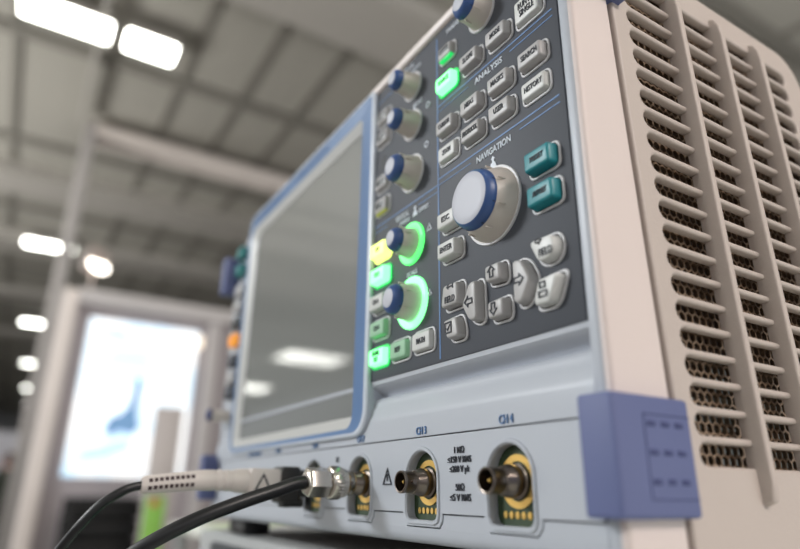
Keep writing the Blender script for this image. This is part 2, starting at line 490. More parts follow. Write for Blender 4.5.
# arrow keys
k = key([(-.047, -.005), (-.012, -.062), (.036, -.066), (.036, .066), (-.010, .062)], -1.226, .483, h=.032, r=.02); arrow(-1.228, .483, 'l', k, .032)
k = key([(-.036, -.066), (.010, -.066), (.046, -.006), (.014, .058), (-.036, .068)], -1.030, .488, h=.032, r=.02); arrow(-1.034, .488, 'r', k, .032)
k = key([(-.04,-.028),(.038,-.034),(.038,.034),(-.04,.034)], -1.130, .535, h=.032); arrow(-1.132, .537, 'u', k, .032, .95)
k = key([(-.038,-.034),(.040,-.034),(.040,.034),(-.038,.030)], -1.126, .440, h=.032); arrow(-1.130, .440, 'd', k, .032, .95)
k = key([(-.022, -.042), (.034, -.040), (.052, -.004), (.040, .036), (-.060, .038)], -.953, .544, h=.030, legend='FIELD', lw=.052, lh=.019, lz=-.012, lx=.012, r=.022, m='key_pale')
arrow(-.962, .564, 'r', k, .030, .6)
k = key([(-.054, -.040), (.020, -.042), (.058, .042), (-.030, .040)], -.952, .441, h=.030, r=.02, m='key_pale')
for zz_, ww in ((.012, .010), (-.010, .014)):
    flat('key_legend', [[(-ww*S, -.008*S), (ww*S, -.008*S), (ww*S, .008*S), (-ww*S, .008*S)], [(-(ww-.004)*S, -.005*S), ((ww-.004)*S, -.005*S), ((ww-.004)*S, .005*S), (-(ww-.004)*S, .005*S)]], 'legend_dark', k, W(-.958, -.031, .442+zz_))
# channel keys
cx0 = -1.743
key(rect(.114, .074), cx0+.003, .806, m='lit_yellow', rim='lit_yellow', legend='CH 1', lm='legend_dark', lw=.03, h=.03, label='lit yellow channel key')
key(rect(.114, .074), cx0+.004, .711, m='lit_green', rim='green_glow', legend='CH 2', lm='legend_green', lw=.045, h=.03, label='lit green channel key')
key(rect(.114, .074), cx0, .613, m='key_pale', legend='CH 3', lw=.045, h=.03)
key(rect(.114, .074), cx0, .522, m='dim_green', legend='CH 4', lw=.045, h=.024)
key(rect(.114, .074), cx0, .426, m='lit_green', rim='green_glow', legend='SIGNAL\nOFF', lm='legend_green', lw=.06, lh=.038, h=.024, label='lit green SIGNAL OFF key')
key(rect(.114, .074), cx0+.131, .426, m='dim_green', legend='REF', lw=.04, h=.02)
key(rect(.114, .074), cx0+.262, .428, m='key_pale', legend='MATH', lw=.056, h=.02)
# framed keys beside the bezel
for z, mm in ((.985, 'key'), (1.078, 'key'), (1.36, 'key'), (1.27, 'key')):
    o = key(rect(.1, .072), -1.748, z, h=.02, m=mm)
    bm = boxmesh(Vector((-.028, -.0012, -.012))*S, Vector((.028, .0012, .012))*S, .0005*S); P('key_window', bm, 'device_dark', W(-1.748, -.021, z), o)
bm = bmesh.new(); B(bm, (-.036, -.014, -.004), (.036, -.001, .004), .002); P('light_guide', bm, 'dim_yellow', W(-1.748, 0, .985-.028), scope)

# --- knobs
def knob(a, b, r0, r1, p, face=None, glow=None, big=False, label=None, gm='lit_ring'):
    loc = W(a, 0, b)
    bm = bmesh.new()
    f = .012 if big else .010
    lathe(bm, [(r0+.001, .004), (r0, .008), (r0-.001, .014), (r1+.001, p-.034), (r1, p-.028)], 56)
    lathe(bm, [(0, .001), (r0+.004, .001), (r0+.004, .004), (r0+.001, .004)], 56)
    o = P('knob', bm, 'knob', loc)
    if label: o['label'] = label
    rf = r1*(.86 if big else .64)
    bm = bmesh.new()
    lathe(bm, [(r1, p-.0285), (r1+.0008, p-.027), (r1, p-.020), (r1*.97, p-.013), ((r1+rf)/2, p-.004), (rf, p+.0008)], 56)
    P('knob_ring', bm, 'knob_ring', loc, o)
    bm = bmesh.new(); lathe(bm, [(rf+.0005, p+.0004), (rf-.002, p+.0018), (rf*.7, p+.003), (rf*.35, p+.0035), (.0003, p+.0037)], 48, cap1=True)
    P('knob_face', bm, 'knob_face', loc, o)
    # raised grip ribs
    n = 8 if big else 6
    for k in range(n):
        ang = 2*PI*k/n+.35
        bm = bmesh.new()
        rr = r0-(r0-r1)*.55
        box(bm, Vector((rr-.002, -p*.66, -.0016))*S, Vector((rr+.0035, -p*.38, .0016))*S, .0007*S)
        bmesh.ops.rotate(bm, verts=bm.verts, cent=(0, 0, 0), matrix=Matrix.Rotation(-ang, 3, 'Y'))
        P('grip_rib', bm, 'knob', loc, o)
        # matching notch on the coloured ring
        bm = bmesh.new()
        box(bm, Vector((r1-.003, -p+.018, -.0009))*S, Vector((r1+.0012, -p+.027, .0009))*S)
        bmesh.ops.rotate(bm, verts=bm.verts, cent=(0, 0, 0), matrix=Matrix.Rotation(-ang, 3, 'Y'))
        P('ring_notch', bm, 'legend_dark', loc, o)
    # base ring
    bm = bmesh.new()
    if glow:
        lathe(bm, [(r0-.002, .006), (glow-.008, .010), (glow-.002, .009), (glow, .005), (glow, -.001)], 56)
        P('light_ring', bm, gm, loc, o)
    else:
        lathe(bm, [(r0+.003, .005), (r0+.008, .005), (r0+.0095, .003), (r0+.0095, -.001)], 56)
        P('knob_skirt', bm, 'key_rim', loc, o)
    return o
knob(-1.150, .742,    .104, .084, .085, big=True, label='large navigation knob')
knob(-1.164, 1.408, .053, .044, .090)
knob(-1.556, 1.384, .047, .037, .090)
knob(-1.556, 1.222, .049, .038, .092)
knob(-1.556, 1.030, .060, .047, .092)
knob(-1.556, .770, .051, .039, .086, glow=.073)
knob(-1.552, .567, .062, .048, .092, glow=.086, gm='lit_ring_bright')

# --- display: bezel, coloured band, inner frame, glass
bz = [(-3.325, -1.812, .178, 1.535), (-3.325, -1.812, .178, 1.535), (-3.320, -1.817, .181, 1.531), (-3.314, -1.834, .190, 1.522)]
def rr(x0, x1, z0, z1, rt, rb, n=7):
    out = []
    for cx, cz, a0, r in ((x1-rb, z0+rb, -PI/2, rb), (x1-rt, z1-rt, 0, rt), (x0+.07, z1-.07, PI/2, .07), (x0+rb, z0+rb, PI, rb)):
        for k in range(n+1):
            a = a0+PI/2*k/n; out.append((cx+r*math.cos(a), cz+r*math.sin(a)))
    return out
def frame(name, rings, m, parent=None, close=False):
    bm = bmesh.new(); RR = []
    for (x0, x1, z0, z1, rt, rb, p) in rings:
        RR.append([bm.verts.new((x*S, -p*S, z*S)) for x, z in rr(x0, x1, z0, z1, rt, rb)])
    for A, Bq in zip(RR, RR[1:]):
        for i in range(len(A)): bm.faces.new((A[i], A[(i+1) % len(A)], Bq[(i+1) % len(A)], Bq[i]))
    if close: bm.faces.new(RR[-1])
    return P(name, bm, m, W(0, 0, 0), parent)
bez = frame('display_bezel', [(-3.325, -1.812, .178, 1.535, .03, .085, -.05), (-3.325, -1.812, .178, 1.535, .03, .085, .010), (-3.321, -1.816, .181, 1.532, .03, .083, .014), (-3.314, -1.824, .187, 1.526, .03, .08, .016), (-3.308, -1.834, .192, 1.520, .03, .078, .016)], 'bezel_rim')
frame('bezel_band', [(-3.309, -1.833, .191, 1.521, .03, .078, .0155), (-3.306, -1.838, .194, 1.518, .03, .076, .0145), (-3.276, -1.912, .207, 1.450, .025, .05, .0145), (-3.273, -1.915, .210, 1.447, .025, .05, .0135)], 'bezel_blue', bez)
frame('inner_frame', [(-3.274, -1.914, .209, 1.448, .025, .05, .014), (-3.268, -1.918, .213, 1.443, .025, .045, .012), (-3.205, -1.935, .252, 1.402, .01, .02, -.004), (-3.205, -1.935, .252, 1.402, .01, .02, -.012)], 'inner_frame', bez)
frame('screen', [(-3.21, -1.93, .248, 1.407, .01, .02, -.007), (-3.18, -1.96, .28, 1.38, .01, .02, -.007)], 'screen', None, True)
text('bezel_lettering', 'ROHDE&SCHWARZ', .36*S, .020*S, 'legend_blue', bez, W(-3.0, -.0150, 1.484))
text('bezel_lettering', 'DIGITAL OSCILLOSCOPE', .34*S, .016*S, 'legend_blue', bez, W(-2.42, -.0150, 1.484))

# --- lettering by the connectors
for c, n in zip(CH, '4321'):
    text('printed_legend', 'CH '+n, .050*S, .022*S, 'legend_blue', plate_o, W(c-.005, -.0015, .171), bold=.0)
text('printed_legend', '1 MΩ\n≤150 V RMS\n≤200 V pk', .100*S, .070*S, 'legend_dark', plate_o, W(-1.320, -.0052, .083), bold=.005, lgap=1.)
text('printed_legend', '50Ω\n≤5 V RMS', .086*S, .043*S, 'legend_dark', plate_o, W(-1.318, -.0052, .005), bold=.005)
text('printed_legend', 'EXT TRIG IN', .17*S, .02*S, 'legend_blue', plate_o, W(-2.93, -.0015, .170)); text('printed_legend', 'AUX', .06*S, .02*S, 'legend_blue', plate_o, W(-2.62, -.0015, .171))
text('printed_legend', 'Ω', .02*S, .018*S, 'legend_dark', plate_o, W(-2.03, -.0052, .11))
def warn(a, b, par, m='legend_dark', s=1., yy=-.0058):
    T = [(-.027, -.023), (.027, -.023), (0, .027)]; I = [(-.0205, -.0195), (.0205, -.0195), (0, .0195)]
    flat('warning_triangle', [[(x*S*s, z*S*s) for x, z in T], [(x*S*s, z*S*s) for x, z in I]], m, par, W(a, yy, b))
    flat('warning_triangle', [(x*S*s, z*S*s) for x, z in ((-.0015, -.012), (.0015, -.012), (.002, .008), (-.002, .008))], m, par, W(a, yy, b))
warn(-1.682, .047, plate_o)

# --- corner bumpers
def bumper(sx, z0, z1, holes):
    """sx = +1 right side, -1 left side of the housing"""
    xo = -.789 if sx > 0 else -3.631; xi = -.878 if sx > 0 else -3.548
    bm = bmesh.new()
    a = (min(xi, xo), -.042 if sx > 0 else -.075, z0); b = (max(xi, xo), .197 if sx > 0 else .2, z1)
    B(bm, a, b, .009, 4)
    o = P('corner_bumper', bm, 'bumper_blue')
    if holes:
        # recessed outline and nine slots on the outer side
        bm = bmesh.new()
        y0, y1, za, zb = .045, .192, z0+.034, z0+.196
        w = .0022
        for (p, q) in (((y0, za), (y1, za+w)), ((y0, zb-w), (y1, zb)), ((y0, za), (y0+w, zb))):
            B(bm, (xo-.002, p[0], p[1]), (xo+.0012, q[0], q[1]))
        P('bumper_groove', bm, 'bumper_dark', None, o)
        for i in range(3):
            for j in range(3):
                bm = bmesh.new(); B(bm, (xo-.003, -.013, -.0055), (xo+.0022, .013, .0055), .0018)
                P('bumper_slot', bm, 'bumper_dark', W(0, .068+i*.043, z0+.067+j*.055), o)
    return o
bumper(1, -.041, .192, True); bumper(1, 1.262, 1.49, False)
bumper(-1, -.044, .190, False); bumper(-1, 1.13, 1.36, False)

# --- side panel and vent cover (outlines in the y-z plane, run out along x)
def side_mesh(name, polys, x_out, depth, bev, m, parent=None):
    me = curve_mesh([[(y*S, z*S) for y, z in p] for p in polys], depth*S, bev*S)
    for v in me.vertices: v.co = (v.co.z+(x_out-depth/2)*S, v.co.x, v.co.y)
    me.update()
    return link(name, me, m, parent or scope, W(0, 0, 0))
side_mesh('side_panel', [[(.004, -.128), (.186, -.128), (.187, .2), (.15, 1.24), (.142, 1.541), (.004, 1.541)]], -.82, .05, .012, 'side_cream')
sh = lambda y, z: y-.033*(z-.2)
rc = []
for k in range(9):
    a = PI/2*k/8; rc.append((1.055+.14*math.sin(a), 1.357+.14*math.cos(a)))
outer = [(.201, -.128), (.201, .2), (.165, 1.24), (.156, 1.497)]+rc+[(1.215, -.128)]
polys = [list(reversed(outer))]
cols = [(.262, 1.118)]
rows = [.087+.0645*k for k in range(21)]
for z in rows:
    for (y0, y1) in cols:
        r = .0238; sl = []
        for k in range(7): a = PI/2+PI*k/6; sl.append((sh(y0, z)+r+r*math.cos(a), z+r*math.sin(a)))
        for k in range(7): a = -PI/2+PI*k/6; sl.append((sh(y1, z)-r+r*math.cos(a), z+r*math.sin(a)))
        polys.append(list(reversed(sl)))
vent = side_mesh('vent_cover', polys, -.82, .029, .0075, 'vent_beige')
# ribs standing out of the cover
for yb in (.4655, .685, .905):
    bm = bmesh.new()
    prof = [(-.022, -.02), (-.020, .0), (-.010, .026), (.03, .032), (1.36, .032), (1.400, .028), (1.425, .018), (1.438, .0), (1.438, -.02)]
    A = []; Bv = []
    for z, o_ in prof:
        A.append(bm.verts.new(((-.822+o_)*S, (sh(yb, z))*S, z*S))); Bv.append(bm.verts.new(((-.822+o_)*S, (sh(yb+.024, z))*S, z*S)))
    n = len(A); bm.faces.new(A); bm.faces.new(list(reversed(Bv)))
    for i in range(n): bm.faces.new((A[i], Bv[i], Bv[(i+1) % n], A[(i+1) % n]))
    bmesh.ops.recalc_face_normals(bm, faces=bm.faces)
    bmesh.ops.bevel(bm, geom=[e for e in bm.edges if max(v.co.x for v in e.verts) > -.822*S+.004*S], offset=.006*S, segments=3, affect='EDGES', profile=.5)
    P('vent_rib', bm, 'vent_beige', None, vent)
# honeycomb sheet
bm = bmesh.new(); xh = -.858; pt = .0275; y = .21; row = 0
Rh = pt/math.sqrt(3); rin = Rh*.80
zc = .03
while zc < 1.44:
    yc = .22+(pt/2 if row % 2 else 0)
    while yc < 1.15:
        O = [bm.verts.new((xh*S, (yc+Rh*math.sin(PI/3*k))*S, (zc+Rh*math.cos(PI/3*k))*S)) for k in range(6)]
        I = [bm.verts.new((xh*S, (yc+rin*math.sin(PI/3*k))*S, (zc+rin*math.cos(PI/3*k))*S)) for k in range(6)]
        J = [bm.verts.new(((xh-.010)*S, v.co.y, v.co.z)) for v in I]
        for k in range(6):
            k2 = (k+1) % 6
            bm.faces.new((O[k], O[k2], I[k2], I[k])); bm.faces.new((I[k], I[k2], J[k2], J[k]))
        yc += pt
    zc += Rh*1.5; row += 1
P('honeycomb_mesh', bm, 'mesh_gold', None, vent, smooth=False, recalc=False)
# housing shell, and what shows inside
bm = bmesh.new()
B(bm, (-3.59, .068, 1.43), (-.845, 1.2, 1.49), .01); B(bm, (-3.59, .068, -.126), (-3.54, 1.3, 1.43)); B(bm, (-3.54, .068, -.126), (-.865, 1.3, -.07))
B(bm, (-3.54, 1.2, -.07), (-.9, 1.3, 1.36))
P('housing', bm, 'vent_beige')
bm = bmesh.new(); B(bm, (-3.4, .09, -.06), (-.96, 1.18, 1.40)); ch = P('inner_chassis', bm, 'chassis')
for (y0, y1, z0, z1, m_) in ((.50, .60, .03, .14, 'inner_pale'), (.52, .60, .16, .34, 'inner_pale'), (.70, .88, .04, .25, 'inner_pale'), (.24, .36, .53, .55, 'cream_bar'), (.26, .5, .16, .235, 'inner_pale')):
    bm = bmesh.new(); B(bm, (-.957, y0, z0), (-.925, y1, z1), .004); P('inner_module', bm, m_, None, ch)
# rubber feet
for x in (-3.3, -1.1):
    for y in (.12, 1.1):
        bm = bmesh.new(); box(bm, Vector((-.12, -.06, -.2))*S, Vector((.12, .08, -.128))*S, .012*S, 2)
        P('foot', bm, 'rubber', W(x, y, 0))
# left-hand column of keys, lamp and small knob beside the bezel
for i, (z, m_, hh) in enumerate(((1.36, 'led_teal', .03), (1.25, 'led_teal', .03), (1.12, 'key', .022), (1.02, 'key', .022), (.92, 'device_dark', .022), (.82, 'orange', .026), (.70, 'panel_dark', .022), (.60, 'key', .022), (.52, 'panel_dark', .022))):
    bm = bmesh.new(); loft(bm, rect(.11, .07), [(0, -.014), (0, hh*.8), (.006, hh)], .018, 4); P('side_key', bm, m_, W(-3.44, 0, z))
bm = bmesh.new(); lathe(bm, [(.034, -.014), (.030, .09), (.024, .098), (.0005, .099)], 24); o = P('side_knob', bm, 'knob', W(-3.46, 0, .395))
bm = bmesh.new(); lathe(bm, [(.031, .088), (.033, .09), (.032, .105), (.026, .11), (.0005, .111)], 24); P('knob_ring', bm, 'bumper_dark', W(-3.46, 0, .395), o)

# ------------------------------------------------------------------ cables
def PP(x, p, z): return W(x, -p, z)
# silver BNC plug with black cable on CH 2
c2 = CH[2]; cab = empty('signal_cable', W(c2, -.08, .03), 'thick black coaxial cable with a shiny metal BNC plug on the CH 2 socket', 'cable')
bm = bmesh.new(); N = 60
prof = [(.034, .066), (.044, .068)]
lathe(bm, [(.0315, .034), (.036, .034), (.038, .038), (.038, .052), (.040, .058), (.0445, .062), (.0445, .070)], 48)
zig = []
rings = []
for (rr, p, kn) in ((.0445, .070, 0), (.047, .072, 0), (.047, .080, 0), (.0515, .082, 1), (.0515, .110, 1), (.0475, .114, 0), (.044, .117, 0), (.036, .118, 0)):
    rings.append([bm.verts.new(((rr-(.0034 if kn and k % 2 else 0))*S*math.cos(2*PI*k/N), -p*S, (rr-(.0034 if kn and k % 2 else 0))*S*math.sin(2*PI*k/N))) for k in range(N)])
for A, Bq in zip(rings, rings[1:]):
    for i in range(N): bm.faces.new((A[i], A[(i+1) % N], Bq[(i+1) % N], Bq[i]))
P('coupling_ring', bm, 'nickel', W(c2, 0, .03), cab)
bm = bmesh.new(); lathe(bm, [(.034, .100), (.034, .126), (.0, .126)], 24)
P('plug_body', bm, 'dark_nickel', W(c2, 0, .03), cab)
bm = bmesh.new(); lathe(bm, [(.036, .117), (.044, .120), (.046, .124), (.046, .184), (.044, .190), (.036, .196), (.022, .1975), (.0, .1975)], 6, start=PI/6+.25)
P('clamp_nut', bm, 'nickel', W(c2, 0, .03), cab)
bm = bmesh.new()
pts = [(c2, .19, .030), (c2, .23, .024), (c2, .291, .004), (c2-.002, .366, -.020), (c2-.007, .437, -.045), (c2-.017, .502, -.071), (c2-.037, .575, -.108), (c2-.067, .642, -.151), (c2-.107, .704, -.204), (c2-.15, .763, -.29), (c2-.22, .82, -.45), (c2-.3, .9, -.75), (c2-.33, 1.0, -1.15), (c2-.34, 1.15, -1.6)]
tube(bm, [(x*S, -p*S, HC+z*S) for x, p, z in pts], .0205*S, 20)
for v in bm.verts: v.co -= cab.location
obj('cable_jacket', bm, 'rubber', cab, cab.location)
# grey probe lead on CH 1
c1 = CH[3]; pr = empty('probe_lead', W(c1, -.09, .04), 'pale grey probe connector with slotted strain relief and thin black lead', 'cable')
bm = bmesh.new()
lathe(bm, [(.032, .034), (.046, .036), (.050, .045), (.050, .062), (.055, .07), (.055, .10), (.048, .112), (.048, .13), (.04, .134), (.0, .134)], 28)
B(bm, (-.052, -.15, -.066), (.052, -.075, .058), .012, 3)
B(bm, (-.03, -.13, -.082), (.03, -.05, -.05), .008, 2)
P('latch_body', bm, 'black_plastic', W(c1, 0, .03), pr)
bm = bmesh.new(); B(bm, (-.045, -.262, -.052), (.045, -.145, .044), .012, 4)
pb = P('probe_housing', bm, 'probe_white', W(c1, 0, .035), pr)
q = flat('warning_triangle', [[(-.032*S, -.026*S), (.032*S, -.026*S), (0, .034*S)], [(-.021*S, -.019*S), (.021*S, -.019*S), (0, .021*S)]], 'legend_dark', pb, W(c1, 0, 0))
q.rotation_euler = (0, 0, PI/2); q.location = W(c1+.0455, -.215, .03)-WL[pb.name]
bm = bmesh.new(); pp_ = [(.040, .255), (.042, .27), (.040, .30), (.035, .315), (.036, .318), (.034, .322), (.036, .33), (.036, .342), (.033, .345), (.033, .352), (.036, .355), (.036, .367), (.033, .37), (.033, .377), (.035, .38), (.034, .42), (.0325, .44), (.029, .60), (.026, .612), (.0, .612)]
# gentle droop of the boot
lathe(bm, pp_, 30)
def droop(p): return -.018*max(0, (p-.4)/.2)**1.5
for v in bm.verts: v.co.z += droop(-v.co.y/S)*S
boot = P('strain_relief', bm, 'probe_white', W(c1, 0, .036), pr)
for k in range(9):
    for j, ang in enumerate((-.42, .42, PI-.42, PI+.42)):
        p = .455+k*.0165
        rr = .0325-(p-.44)/(.16)*.0035
        bm = bmesh.new(); B(bm, (rr-.003, -.0060, -.0062), (rr+.0012, .0060, .0062), .001)
        bmesh.ops.rotate(bm, verts=bm.verts, cent=(0, 0, 0), matrix=Matrix.Rotation(ang, 3, 'Y'))
        P('relief_slot', bm, 'slot_dark', W(c1, -p, .036+droop(p)), boot)
bm = bmesh.new()
pts = [(c1, .60, .0175), (c1, .635, .010), (c1-.001, .671, -.006), (c1-.011, .722, -.044), (c1-.03, .767, -.103), (c1-.07, .807, -.172), (c1-.10, .85, -.26), (c1-.16, .90, -.42), (c1-.25, .98, -.75), (c1-.28, 1.1, -1.15), (c1-.28, 1.2, -1.6)]
tube(bm, [(x*S, -p*S, HC+z*S) for x, p, z in pts], .0145*S, 16)
for v in bm.verts: v.co -= pr.location
obj('cable_jacket', bm, 'rubber', pr, pr.location)

# ------------------------------------------------------------------ instrument underneath and counter
dev = empty('bench_instrument', W(-2.3, .7, -1.35), 'flat grey instrument with green display, directly underneath the big oscilloscope', 'instrument')
bm = bmesh.new(); B(bm, (-3.85, .03, -1.3), (-.9, 1.4, -.205), .02, 3); P('case', bm, 'device_grey', None, dev)
bm = bmesh.new(); B(bm, (-3.5, -.005, -1.25), (-.95, .04, -.25), .01); P('front_panel', bm, 'device_dark', None, dev)
bm = bmesh.new(); B(bm, (-3.32, -.012, -.85), (-2.6, .0, -.30), .004); P('display', bm, 'display_green', None, dev)
for x in (-3.3, -1.3):
    for y in (.2, 1.2):
        bm = bmesh.new(); B(bm, (x-.1, y-.08, -1.35), (x+.1, y+.08, -1.29), .01); P('foot', bm, 'rubber', None, dev)
TZ = HC-1.35*S
cnt = empty('counter', (-.6, .18, 0), 'pale exhibition counter carrying the instruments', 'counter')
bm = boxmesh((-1.9, -.10, TZ-.04), (.5, .62, TZ), .006); obj('counter_top', bm, 'table', cnt, (0, 0, 0))
bm = boxmesh((-1.85, -.02, 0), (.45, .56, TZ-.04), .004); obj('counter_body', bm, 'booth', cnt, (0, 0, 0))
# leaflets lying on the counter left of the instruments
lf = obj('leaflet', boxmesh((-.15, -.10, 0), (.15, .10, .003)), 'lime', None, (-1.15, .12, TZ)); tag(lf, 'lime green leaflet lying on the counter left of the instruments', 'leaflet')

tb = empty('side_table', (-2.35, .79, 0), 'white table standing behind the left end of the oscilloscope', 'table')
obj('table_top', boxmesh((-2.75, .46, .95), (-1.95, 1.25, .982), .005), 'table_white', tb, (0, 0, 0))
for x in (-2.7, -2.0):
    for y in (.50, 1.2): obj('leg', boxmesh((x-.02, y-.02, 0), (x+.02, y+.02, .95), .004), 'device_grey', tb, (0, 0, 0))
o = obj('leaflet', boxmesh((-.15, -.11, 0), (.15, .11, .003)), 'pale_green', None, (-2.2, .60, .982)); tag(o, 'pale green leaflet lying on the white table behind the oscilloscope', 'leaflet')
# ------------------------------------------------------------------ the hall
h = 5.0; CZ = HC+h; cy0 = -S
def struct(name, bm, m, loc=(0, 0, 0)):
    o = obj(name, bm, m, None, Vector(loc)); o['kind'] = 'structure'; return o
struct('floor', boxmesh((-55, -14, -.1), (12, 22, 0)), 'floor')
struct('ceiling', boxmesh((-55, -14, CZ+.25), (12, 22, CZ+.4)), 'ceiling')
struct('wall_back', boxmesh((-55.2, -14, 0), (-55, 22, CZ+.25)), 'wall')
struct('wall_far', boxmesh((-16.7, -6, 0), (-16.5, 5, 2.3)), 'wall_light')
struct('wall_left', boxmesh((-55, -14.2, 0), (12, -14, 3.0)), 'wall')
struct('wall_right', boxmesh((-55, 22, 0), (12, 22.2, CZ+.25)), 'wall')
def X(a): return a*h
def Y(a): return a*h+cy0
ti = [0]
def trim(a, b, m, bev=.0):
    ti[0] += 1; return struct('trim_%d' % ti[0], boxmesh(a, b, bev), m)
for a in (-.55, -1.50, -2.06, -2.62, -3.4, -4.4, -5.6, .2, .9):          # dark joists across
    trim((X(a)-.09, -14, CZ+.19), (X(a)+.09, 22, CZ+.25), 'beam_dark')
for a in (-1.0, -2.33, -3.0, -3.9, -5.0):
    trim((X(a)-.45, -14, CZ+.02), (X(a)+.45, 22, CZ+.25), 'beam_light')
for a in (-1.2, -.6, -.17, .215, .377, .54, .70, 1.0, 1.4, 1.9, 2.5):
    trim((-55, Y(a)-.045, CZ+.21), (12, Y(a)+.045, CZ+.25), 'beam_dark')
# white duct that meets the column
trim((X(-1.865), Y(.035), CZ-.12), (X(-1.785), 22, CZ+.10), 'beam_white', .05)
trim((X(-1.845), Y(.016), 0), (X(-1.785), Y(.050), CZ+.1), 'column', .03)
trim((X(-1.79), Y(-.003), CZ+.0), (X(-.9), Y(.008), CZ+.13), 'beam_light', .02)

# ceiling lamps
lampn = [0]
lamp_bm = None
def lamp(x, y, label, L=.19, wd=.05):
    t = empty('ceiling_lamp', (x, y, CZ), label, 'ceiling lamp', 'fluorescent lamps under the hall ceiling')
    obj('lamp_tray', boxmesh((-wd*h/2-.02, -L*h/2-.02, .0), (wd*h/2+.02, L*h/2+.02, .12), .01), 'beam_light', t, (x, y, CZ))
    obj('lamp_diffuser', boxmesh((-wd*h/2, -L*h/2, -.03), (wd*h/2, L*h/2, .005), .01), 'lamp', t, (x, y, CZ))
    return t
names = ['largest', 'second', 'third', 'fourth', 'fifth', 'smallest']
lab1 = ['longest glowing ceiling lamp, at the top left corner of the picture', 'glowing lamp left of the white post, level with the spotlight', 'second glowing pill-shaped lamp down the left edge, below the spotlight level',
        'third of the small glowing lamps stacked left of the post', 'fourth of the small glowing lamps stacked left of the post', 'lowest and smallest glowing lamp stacked left of the post']
ny = [-.068, -.012, .045, .088, .14, .20]
for n in range(6):
    x = X(-1.335 if n == 0 else -1.36-1.545*n)
    lamp(x, Y(ny[n]), lab1[n], L=.18 if n == 0 else (.19 if n == 1 else .25), wd=.07 if n == 0 else .062)
    if n == 0: lamp(x, Y(.111), 'glowing ceiling lamp just right of the longest one, near the top left', L=.11, wd=.07)
for n in (-1, -2):
    for k in (-.055,):
        lamp(X(-1.36-1.545*n), Y(k), 'ceiling lamp of the hall above and behind the viewer, outside the picture')
for n in (-2, -1, 0, 2.0, 3.1):
    lamp(X(-1.36-1.545*n), Y(-1.85), 'ceiling lamp in the row behind the viewer, outside the picture', L=.5, wd=.36)

# booth wall with light box
D = 4.0
def WY(a): return a*D+cy0
def WZ(a): return a*D+HC
booth = empty('booth_wall', (-D-.1, WY(.19), 0), 'grey exhibition booth wall framing the bright picture', 'booth wall')
bm = bmesh.new()
box(bm, (-D-.16, WY(.026), 0), (-D-.02, WY(.40), WZ(.283)), .01)
obj('wall_board', bm, 'booth', booth, (0, 0, 0))
for ya, yb, za, zb in ((.026, .048, 0, .283), (.245, .262, 0, .283),):
    obj('frame_post', boxmesh((-D-.02, WY(ya), 0 if za == 0 else WZ(za)), (-D+.03, WY(yb), WZ(zb)), .008), 'beam_white' if ya < .1 else 'column', booth, (0, 0, 0))
obj('frame_rail', boxmesh((-D-.02, WY(.048), WZ(.262)), (-D+.04, WY(.40), WZ(.286)), .008), 'column', booth, (0, 0, 0))
# lightbox
lbm = bpy.data.materials.new('poster_light'); lbm.use_nodes = True; nt = lbm.node_tree
pb_ = nt.nodes['Principled BSDF']; tc = nt.nodes.new('ShaderNodeTexCoord'); nz = nt.nodes.new('ShaderNodeTexNoise'); nz.inputs['Scale'].default_value = 3.5; nz.inputs['Detail'].default_value = 2
nt.links.new(tc.outputs['Object'], nz.inputs['Vector']); rp = nt.nodes.new('ShaderNodeValToRGB')
rp.color_ramp.elements[0].position = .38; rp.color_ramp.elements[0].color = (.60, .80, .97, 1); rp.color_ramp.elements[1].position = .6; rp.color_ramp.elements[1].color = (.97, .99, 1, 1)
nt.links.new(nz.outputs['Fac'], rp.inputs['Fac']); nt.links.new(rp.outputs['Color'], pb_.inputs['Emission Color']); pb_.inputs['Emission Strength'].default_value = .95
nt.links.new(rp.outputs['Color'], pb_.inputs['Base Color'])
MAT['poster_light'] = lbm
mat('poster_blue', c8(100, 140, 180), .5, emis=c8(112, 150, 190), estr=.6)
mat('poster_pale', c8(180, 205, 228), .5, emis=c8(190, 214, 235), estr=.7)
lb = empty('light_box', (-D, WY(.15), WZ(.13)), 'bright backlit white and blue poster on the booth wall, with a blue machine shape', 'light box')
obj('poster', boxmesh((-D-.018, WY(.069), WZ(.017)), (-D+.0, WY(.230), WZ(.245)), .004), 'poster_light', lb, (0, 0, 0))
def poly_yz(name, pts, m, parent, x, t=.006):
    bm = bmesh.new()
    A = [bm.verts.new((x, WY(a), WZ(b))) for a, b in pts]; Bq = [bm.verts.new((x+t, WY(a), WZ(b))) for a, b in pts]
    n = len(A); bm.faces.new(A); bm.faces.new(Bq)
    for i in range(n): bm.faces.new((A[i], A[(i+1) % n], Bq[(i+1) % n], Bq[i]))
    return obj(name, bm, m, parent, (0, 0, 0), smooth=False)
poly_yz('poster_machine', [(.112, .080), (.122, .074), (.134, .082), (.150, .078), (.160, .088), (.154, .104), (.153, .125), (.156, .158), (.146, .162), (.141, .118), (.132, .106), (.118, .100)], 'poster_blue', lb, -D+.0)
poly_yz('poster_caption', [(.088, .216), (.118, .216), (.118, .230), (.088, .230)], 'poster_pale', lb, -D+.0)
poly_yz('poster_caption', [(.100, .186), (.160, .186), (.160, .192), (.100, .192)], 'poster_pale', lb, -D+.0)
poly_yz('poster_caption', [(.085, .050), (.150, .070), (.150, .055), (.090, .038)], 'poster_pale', lb, -D+.0)
